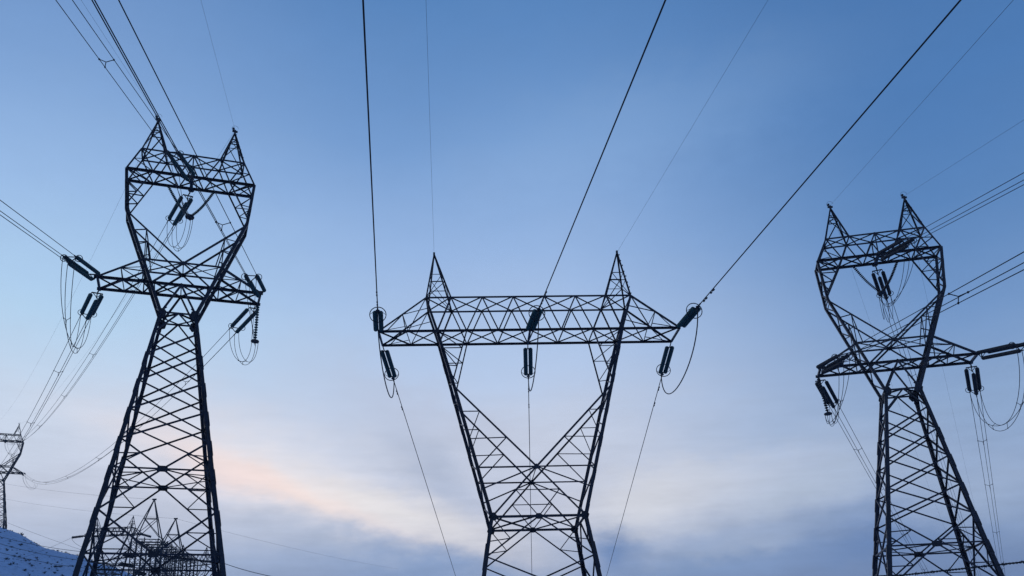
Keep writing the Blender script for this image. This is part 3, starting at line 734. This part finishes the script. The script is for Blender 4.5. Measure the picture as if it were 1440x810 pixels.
for sx, px, w in ((-1, (599, 0), 'left'), (1, (1080, 0), 'right')):
    a = Cloc(TC, 'A', sx, 0); B, s_ = meet(a, DN, *px); wire(a, a + (B - a) * 2.6, 0, .0055, 'hair-thin earth wire rising from the ' + w + ' peak of the middle tower', 'earth wires')
# ---- window towers: three-wire bundles
def anchors(t, sy):
    m = (Aloc(t, 'B', -1, sy) + Aloc(t, 'B', 1, sy)) / 2; return [Aloc(t, 'T', -1, sy), m + V((0, 0, -.2)), Aloc(t, 'T', 1, sy)]
PW = ['left crossarm tip', 'bridge', 'right crossarm tip']
def near_side(t, px, mt, L_, who, spac, r):
    an = anchors(t, -1); D0 = common_dir(list(zip(an, px))); E1 = []
    for i in range(3):
        B, s_ = meet(an[i], D0, *px[i]); D = (B - an[i]).normalized()
        e = strain3(an[i], D, L_[i], mt, 'three insulator strings reaching forward from the %s of the %s tower' % (PW[i], who), 'forward insulators of the %s tower' % who)
        dd = D * (130 if i != 0 else 110)
        far = [q + dd for q in e]
        bundle(e, far, 0, r, 'bundle of three conductors rising overhead from the %s of the %s tower' % (PW[i], who), 'forward bundles of the %s tower' % who, spac[i], WIREN)
        E1.append(e)
    return E1
EL = near_side(TL, [(0, 289), (90, 0), (148, 0)], TEAL, [8.6, 8.8, 8.8], 'left', [(), (.158,), (.14,)], .029)
ER = near_side(TR, [(1440, 362), (1440, 248), (1440, 483)], BLACKI, [12.2, 10.6, 11.2], 'right', [(.305,), (.272,), ()], .028)
an, fn = anchors(TL, 1), anchors(TF, -1); EL2 = []
for i in range(3):
    D = ((fn[i] - an[i]).normalized() + V((0, 0, -4 * 9 / 309))).normalized()
    D2 = ((an[i] - fn[i]).normalized() + V((0, 0, -4 * 9 / 309))).normalized()
    e = strain3(an[i], D, 8.8, TEAL, link=2.1, tail=.9, r=.23, label= 'three teal insulator strings hanging back from the %s of the left tower' % PW[i], group='rear insulators of the left tower')
    g = strain3(fn[i], D2, 8.8, FAR, 'tiny insulator strings at the %s of the hill tower' % PW[i], 'insulators of the hill tower', detail=False)
    g = [g[1], g[0], g[2]]
    bundle(e, g, 9, .032, 'sagging three-wire bundle from the %s of the left tower to the hill tower' % PW[i], 'bundles between the left and hill towers', (.08, .2, .33, .5, .68, .85), n=50)
    EL2.append(e)
    g2 = [q + V((0, 3.2, 0)) for q in g]
    ca, cb = g, [q + V((-2, 14, -1)) for q in g]
    jumper3(ca, cb, 3.2, .03, 'tiny jumper loop under the %s of the hill tower' % PW[i], 'jumpers of the hill tower', FAR, spacers=())
PR = [(1305, 810), (1370, 790), (1410, 810)]
an = anchors(TR, 1); D0 = common_dir(list(zip(an, PR))); ER2 = []
for i in range(3):
    B, s_ = meet(an[i], D0, *PR[i]); D = (B - an[i]).normalized(); Lx = (B - an[i]).length
    e = strain3(an[i], D, [9.8, 8.8, 9.4][i], BLACKI, link=2.1, tail=.8, r=.22, label= 'three dark insulator strings hanging back from the %s of the right tower' % PW[i], group='rear insulators of the right tower')
    off = [q - an[i] - D * ((q - an[i]).dot(D)) for q in e]
    far = [an[i] + D * Lx * 1.5 + o for o in off]
    bundle(e, far, 0, .032, 'three-wire bundle going down and away from the %s of the right tower' % PW[i], 'rear bundles of the right tower', (.1, .22, .4, .6), n=40)
    ER2.append(e)
for t, px, w in ((TL, [(114, 0), (282.5, 0)], 'left'), (TR, [(1425, 0), (1440, 168.5)], 'right')):
    D0 = common_dir(list(zip([Aloc(t, 'A', -1, 0), Aloc(t, 'A', 1, 0)], px)))
    for sx, p, nm in ((-1, px[0], 'left'), (1, px[1], 'right')):
        a = Aloc(t, 'A', sx, 0, .35); B, s_ = meet(a, D0, *p); wire(a, a + (B - a) * 2.2, 0, .008, 'hair-thin earth wire rising from the %s peak of the %s tower' % (nm, w), 'earth wires')
        if t is TL:
            b = Aloc(TF, 'A', sx, 0); wire(a, b, 6, .010, 'faint earth wire from the %s peak of the left tower to the hill tower' % nm, 'earth wires', n=40)
        else:
            B, s_ = meet(a, common_dir(list(zip(anchors(TR, 1), PR))), *((1238, 470) if sx < 0 else (1330, 400)))
            D3 = common_dir(list(zip(anchors(TR, 1), PR))); wire(a, a + D3 * 260, 5, .009, 'faint earth wire running away behind the %s peak of the right tower' % nm, 'earth wires', n=40)
# jumpers
jumper3(EL[0], [EL2[0][0], EL2[0][1], EL2[0][2]], 5.6, .03, 'deep U shaped jumper loop under the left crossarm tip of the left tower', 'jumper loops of the left tower')
jumper3(ER[2], ER2[2], 5.6, .03, 'wide jumper loop under the right crossarm tip of the right tower', 'jumper loops of the right tower')
def post(a, b, mt, label, group, n=14):
    root = empty('post_insulator', a); tag(root, label, 'insulators', group); a, b = V(a), V(b)
    mid = lerp(a, b, .5) + DOWN * .0
    mb = MB(); discs(mb, a, b, .2, .27, 12, .3); sub(mb, 'insulator_string', mt, root, True)
    mb = MB(); mb.plate(b, (0, 0, 1), .42, .16, 8, 0, 1.2); mb.bar(b, b + V((0, 0, .3)), .14); sub(mb, 'clamp', STEELD, root)
    return b
tri0 = lambda c: [V(c) + V((-.35, 0, 0)), V(c) + V((.35, 0, 0)), V(c) + V((0, .3, -.1))]
a = Aloc(TL, 'T', 1, 1, -.2); b = meet(a, DOWN, 358.5, 480)[0]; b = a + (b - a); 
pb = post(a, b, TEAL, 'long ribbed insulator hanging under the right crossarm tip of the left tower', 'jumper support insulators')
jumper3(EL[2], tri0(pb), 1.2, .028, 'jumper wires dropping behind the right crossarm tip of the left tower', 'jumper loops of the left tower', spacers=(.6,))
jumper3(EL2[2], tri0(pb), 3.0, .028, 'jumper loop below the ribbed insulator of the left tower', 'jumper loops of the left tower', spacers=(.5,))
a = Aloc(TR, 'T', -1, 1, -.2); b = meet(a, DOWN, 1164.5, 582)[0]
pb = post(a, b, BLACKI, 'dark ribbed insulator hanging under the left crossarm tip of the right tower', 'jumper support insulators')
jumper3(ER[0], tri0(pb), 2.4, .028, 'curved jumper wires under the left crossarm of the right tower', 'jumper loops of the right tower', spacers=(.4, .7))
jumper3(ER2[0], tri0(pb), 1.6, .028, 'small jumper loop below the ribbed insulator of the right tower', 'jumper loops of the right tower', spacers=())
def vee(t, who, mt, bx, mx, dz):
    c0, c1, mz = Aloc(t, 'B', -1, 1), Aloc(t, 'B', 1, 1), 0
    at_ = lambda f: lerp(c0, c1, (f + 1) / 2)
    m = at_(mx) + V((0, 0, -dz)); root = empty('v_string', m); tag(root, 'ribbed insulators in a V under the bridge of the %s tower' % who, 'insulators', 'jumper support insulators')
    for s_ in (-1, 1):
        a = at_(bx * s_) + V((0, 0, -.1)); pts = [lerp(a, m, i / 8) + DOWN * (.35 * math.sin(math.pi * i / 8)) for i in range(9)]
        mb = MB()
        for i in range(8): discs(mb, pts[i], pts[i + 1], .17, .33, 10, .2)
        sub(mb, 'insulator_string', mt, root, True)
    mb = MB(); mb.plate(m, (0, 0, 1), .45, .18, 8, 0, 1.3); sub(mb, 'clamp', STEELD, root); return m
m = vee(TL, 'left', TEAL, .36, .02, 3.4)
jumper3(EL[1], tri0(m), 1.0, .028, 'jumper wires passing down through the bridge of the left tower', 'jumper loops of the left tower', spacers=())
jumper3(EL2[1], tri0(m), 3.4, .028, 'jumper loop inside the window of the left tower', 'jumper loops of the left tower', spacers=(.5,))
m = vee(TR, 'right', BLACKI, .36, .02, 3.6)
jumper3(ER[1], tri0(m), 3.0, .028, 'jumper wires curving below the bridge of the right tower', 'jumper loops of the right tower', spacers=(.6,))
jumper3(ER2[1], tri0(m), 3.0, .028, 'jumper loop inside the window of the right tower', 'jumper loops of the right tower', spacers=())

# ------------------------------------------------------------------ distant switchyard
def at(px, py, dist):
    d = ray(px, py); return d * (dist / math.hypot(d.x, d.y))
p = at(154, 800, 300); TF2 = (p.x, p.y, p.z, -.12)
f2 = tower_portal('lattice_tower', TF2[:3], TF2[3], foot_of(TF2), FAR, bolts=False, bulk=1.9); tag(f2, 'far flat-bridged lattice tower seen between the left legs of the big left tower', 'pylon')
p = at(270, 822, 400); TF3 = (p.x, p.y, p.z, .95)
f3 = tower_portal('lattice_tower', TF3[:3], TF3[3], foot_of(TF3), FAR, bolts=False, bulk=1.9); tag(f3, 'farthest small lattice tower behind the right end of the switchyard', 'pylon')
# steel portal frames in a long double row
l0, r0 = at(189, 757, 200), at(226, 757, 200); zt = (l0.z + r0.z) / 2
e1 = at(276, 787, 200); k_ = zt / e1.z; row = V((e1.x * k_ - r0.x, e1.y * k_ - r0.y, 0))
NF = 10
def lat_box(mb, a, b, w, n, m):
    """square lattice member from a to b, w across"""
    a, b = V(a), V(b); d = (b - a).normalized(); ref = V((0, 0, 1)) if abs(d.z) < .9 else (r0 - l0).normalized()
    x = d.cross(ref).normalized(); y = d.cross(x).normalized(); C4 = [(x * i + y * j) * w / 2 for i, j in ((-1, -1), (1, -1), (1, 1), (-1, 1))]
    for c in C4: mb.bar(a + c, b + c, m)
    for f in range(4):
        for i in range(n):
            p, q = (C4[f], C4[(f + 1) % 4]) if i % 2 == 0 else (C4[(f + 1) % 4], C4[f])
            mb.bar(lerp(a, b, i / n) + p, lerp(a, b, (i + 1) / n) + q, m * .6)
for i in range(NF):
    o = row * (i / (NF - 1)) * 1.0; l, r = V((l0.x, l0.y, zt)) + o, V((r0.x, r0.y, zt)) + o; base = min(ground_z(l.x, l.y), ground_z(r.x, r.y)) - .3
    root = empty('gantry_frame', V(((l.x + r.x) / 2, (l.y + r.y) / 2, base))); tall = i in (0, 5)
    tag(root, ['nearest switchyard portal frame, with a tall A shaped mast on top', 'switchyard portal frame with the second, farther A shaped mast'][i > 0] if tall else 'plain lattice portal frame in the switchyard row', 'gantry', 'switchyard portal frames')
    for p in (l, r):
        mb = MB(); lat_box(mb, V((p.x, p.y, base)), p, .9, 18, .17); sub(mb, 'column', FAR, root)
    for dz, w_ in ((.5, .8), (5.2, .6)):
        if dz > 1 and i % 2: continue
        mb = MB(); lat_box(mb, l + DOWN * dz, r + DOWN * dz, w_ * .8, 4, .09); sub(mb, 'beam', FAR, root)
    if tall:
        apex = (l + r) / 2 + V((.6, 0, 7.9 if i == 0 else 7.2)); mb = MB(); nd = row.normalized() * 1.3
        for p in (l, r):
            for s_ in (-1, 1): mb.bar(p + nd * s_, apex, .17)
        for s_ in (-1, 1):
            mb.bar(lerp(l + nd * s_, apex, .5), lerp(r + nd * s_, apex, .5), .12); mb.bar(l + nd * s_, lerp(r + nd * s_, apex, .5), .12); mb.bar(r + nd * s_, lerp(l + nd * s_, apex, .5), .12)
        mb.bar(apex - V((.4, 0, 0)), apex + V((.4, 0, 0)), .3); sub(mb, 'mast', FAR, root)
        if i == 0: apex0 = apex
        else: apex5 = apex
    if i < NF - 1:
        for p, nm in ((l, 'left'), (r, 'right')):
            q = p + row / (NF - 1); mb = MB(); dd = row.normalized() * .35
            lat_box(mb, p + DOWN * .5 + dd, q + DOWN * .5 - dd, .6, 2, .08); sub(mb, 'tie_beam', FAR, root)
sw = [((175, 780), (188, 783), (0, 749)), ((168.6, 793), (187, 796), (0, 757)), ((190, 804), (204, 808), (0, 772))]
for i, (pa, pb_, pw) in enumerate(sw):
    a, b = at(*pb_, 205), at(*pa, 198); root = empty('insulator_set', a); tag(root, 'thick dark strain insulator pointing left from the switchyard, ' + ['uppermost', 'middle', 'lowest'][i] + ' of three', 'insulators', 'strain insulators of the switchyard')
    for s_ in (-.4, .4):
        mb = MB(); discs(mb, a + V((0, s_, s_ * .4)), b + V((0, s_, s_ * .4)), .26, .3, 8, .6); sub(mb, 'insulator_string', BLACKI, root, True)
    mb = MB(); mb.bar(b + V((0, -.5, -.1)), b + V((0, .5, .1)), .15); sub(mb, 'yoke', FAR, root)
    wire(b, at(pw[0] - 60, pw[1] - 14, 250), 1.5, .05, ['highest', 'second', 'lowest'][i] + ' of three conductors crossing in front of the snowy hill', 'switchyard feeder wires', FAR)
wire(apex0, at(-40, 670, 420), 1.2, .022, 'faint earth wire from the nearer switchyard mast to the left', 'faint wires of the switchyard', FAR)
wire(apex5, at(-40, 692, 420), 1.2, .022, 'faint earth wire from the second switchyard mast to the left', 'faint wires of the switchyard', FAR)
wire(apex5, at(560, 800, 420), 1, .02, 'faint earth wire from the second switchyard mast to the right', 'faint wires of the switchyard', FAR)
wire(at(10, 735, 395), at(300, 830, 300), 1, .04, 'thin wire sloping down over the edge of the snowy hill', 'faint wires of the switchyard', FAR)
wire(at(285, 780, 230), at(450, 819, 190), 1.2, .07, 'dark wire leaving the switchyard to the lower right', 'faint wires of the switchyard', BLACKI)
# strain set of the far flat-bridged tower
for sx, nm in ((-1, 'left'), (1, 'right')):
    a = Cloc(TF2, 'T', sx, -1); b = a + V((-2.6, -1.5, -.55)) if sx < 0 else a + V((3.2, 1, -.9)); root = empty('insulator_set', a); tag(root, 'small dark insulator at the %s tip of the far flat-bridged tower' % nm, 'insulators', 'insulators of the far tower')
    mb = MB(); discs(mb, a, b, .42, .35, 8, .6); sub(mb, 'insulator_string', BLACKI if sx < 0 else FAR, root, True)
    c = Cloc(TF2, 'T', sx, 1) + V((.4, 0, 0)); mb = MB(); discs(mb, c + DOWN * .8, c + DOWN * 2.6, .22, .3, 8, .6); mb.tube([c, c + DOWN * .8], .05, 5); sub(mb, 'drop_string', BLACKI, root, True)
    if sx < 0: wire(b, at(-30, 800, 260), 1, .03, 'faint conductor from the far flat-bridged tower to the left', 'faint wires of the switchyard', FAR); jumper(b, c + DOWN * 2.6, 1.2, .04, 'tiny jumper at the left tip of the far flat-bridged tower', 'jumpers of the far tower', FAR)

# ------------------------------------------------------------------ barbed wire close by
pa, pb_ = at(860, 853.5, 8.0), at(1480, 786, 6.0)
dW = (pb_ - pa); n = 150; D, s_, u_ = frame(dW)
root = empty('barbed_wire', pa); tag(root, 'twisted barbed wire crossing the lower right corner in front of the right tower', 'barbed wire')
for ph in (0, math.pi):
    mb = MB(); mb.tube([lerp(pa, pb_, i / 700) + (s_ * math.cos(ph + i * .8) + u_ * math.sin(ph + i * .8)) * .0035 for i in range(701)], .0032, 5); sub(mb, 'strand', WIRE, root)
nb = int(dW.length / .105)
for i in range(nb):
    c = lerp(pa, pb_, (i + .5) / nb); mb = MB(); a0 = random.uniform(0, 6.28)
    mb.tube([c + D * (j * .0045 - .009) + (s_ * math.cos(j * 1.6) + u_ * math.sin(j * 1.6)) * .0075 for j in range(5)], .0028, 4)
    for j in range(4):
        a_ = a0 + j * 1.57; v = (s_ * math.cos(a_) + u_ * math.sin(a_)) + D * random.uniform(-.5, .5); o_ = c + D * random.uniform(-.008, .008); mb.tube([o_, o_ + v.normalized() * random.uniform(.013, .019)], lambda t: .0024 * (1 - .7 * t), 4)
    sub(mb, 'barb', WIRE, root)
def fence_post(p, label):
    g = ground_z(p.x, p.y); mb = MB(); mb.tube([V((p.x, p.y, g - .3)), V((p.x + .01, p.y, g + 1.0)), V((p.x, p.y, p.z + .15))], lambda t: .06 - .01 * t, 9); o = mb.build('fence_post', WOOD, None, False, loc=(p.x, p.y, g)); tag(o, label, 'fence post', 'fence posts')
fence_post(pb_, 'round timber post holding the right end of the barbed wire')
fence_post(pa, 'round timber post holding the left end of the barbed wire')

# ------------------------------------------------------------------ thin winter haze
mb = MB(); X0, X1, Y0, Y1, Z0, Z1 = -9200, 9200, -9200, 9200, -40, 125
mb.add([(x, y, z) for z in (Z0, Z1) for x, y in ((X0, Y0), (X1, Y0), (X1, Y1), (X0, Y1))], [(3, 2, 1, 0), (4, 5, 6, 7), (0, 1, 5, 4), (1, 2, 6, 5), (2, 3, 7, 6), (3, 0, 4, 7)])
hm = bpy.data.materials.new('haze'); hm.use_nodes = True; hm.node_tree.nodes.clear(); pv = hm.node_tree.nodes.new('ShaderNodeVolumePrincipled'); ho = hm.node_tree.nodes.new('ShaderNodeOutputMaterial')
pv.inputs['Color'].default_value = (.78, .86, 1, 1); pv.inputs['Density'].default_value = .00015; hm.node_tree.links.new(pv.outputs[0], ho.inputs['Volume'])
tag(mb.build('haze', hm), kind='stuff')

# ------------------------------------------------------------------ shrubs on the snowy hill
protos = []
for v in range(4):
    rr = random.Random(v); mb = MB()
    for i in range(26):
        a_, t_ = rr.uniform(0, 6.28), rr.uniform(.1, 1.25); h = rr.uniform(.5, 1.3); d = V((math.cos(a_) * math.sin(t_), math.sin(a_) * math.sin(t_), math.cos(t_)))
        mb.tube([V((0, 0, -.1)), d * h * .6, d * h + V((0, 0, .1))], lambda t: .05 * (1 - t) + .01, 3)
        for j in range(4):
            e = d * h * rr.uniform(.5, 1); q = V((rr.uniform(-1, 1), rr.uniform(-1, 1), rr.uniform(-.2, 1))).normalized() * rr.uniform(.15, .35)
            mb.add([e, e + q, e + q.cross(V((0, 0, 1))) * .6 + q * .4], [(0, 1, 2)])
    protos.append(mb)
cnt = 0; rr = random.Random(5); first = [None] * 4
while cnt < 290:
    px, py = rr.uniform(-15, 215), rr.uniform(740, 812); dst = 396 if rr.random() < .12 else rr.uniform(250, 392); az_ = math.atan2(ray(px, py).x, ray(px, py).y)
    x, y = dst * math.sin(az_), dst * math.cos(az_); z = ground_z(x, y)
    if z / dst < math.tan(R(5.0)): continue
    v = cnt % 4
    if first[v] is None: o = protos[v].build('shrub', TWIG); first[v] = o
    else: o = first[v].copy(); COL.objects.link(o)
    s_ = rr.choice([.16, .22, .27, .33, .42, .6]) * (1 if dst < 395 else 1.3); o.location = (x, y, z); o.scale = (s_ * 1.2, s_ * 1.2, s_ * .9); o.rotation_euler = (0, 0, rr.uniform(0, 6.28))
    tag(o, 'small dark bare shrub poking through the snow on the hillside', 'shrub', 'shrubs scattered over the snowy hill'); cnt += 1
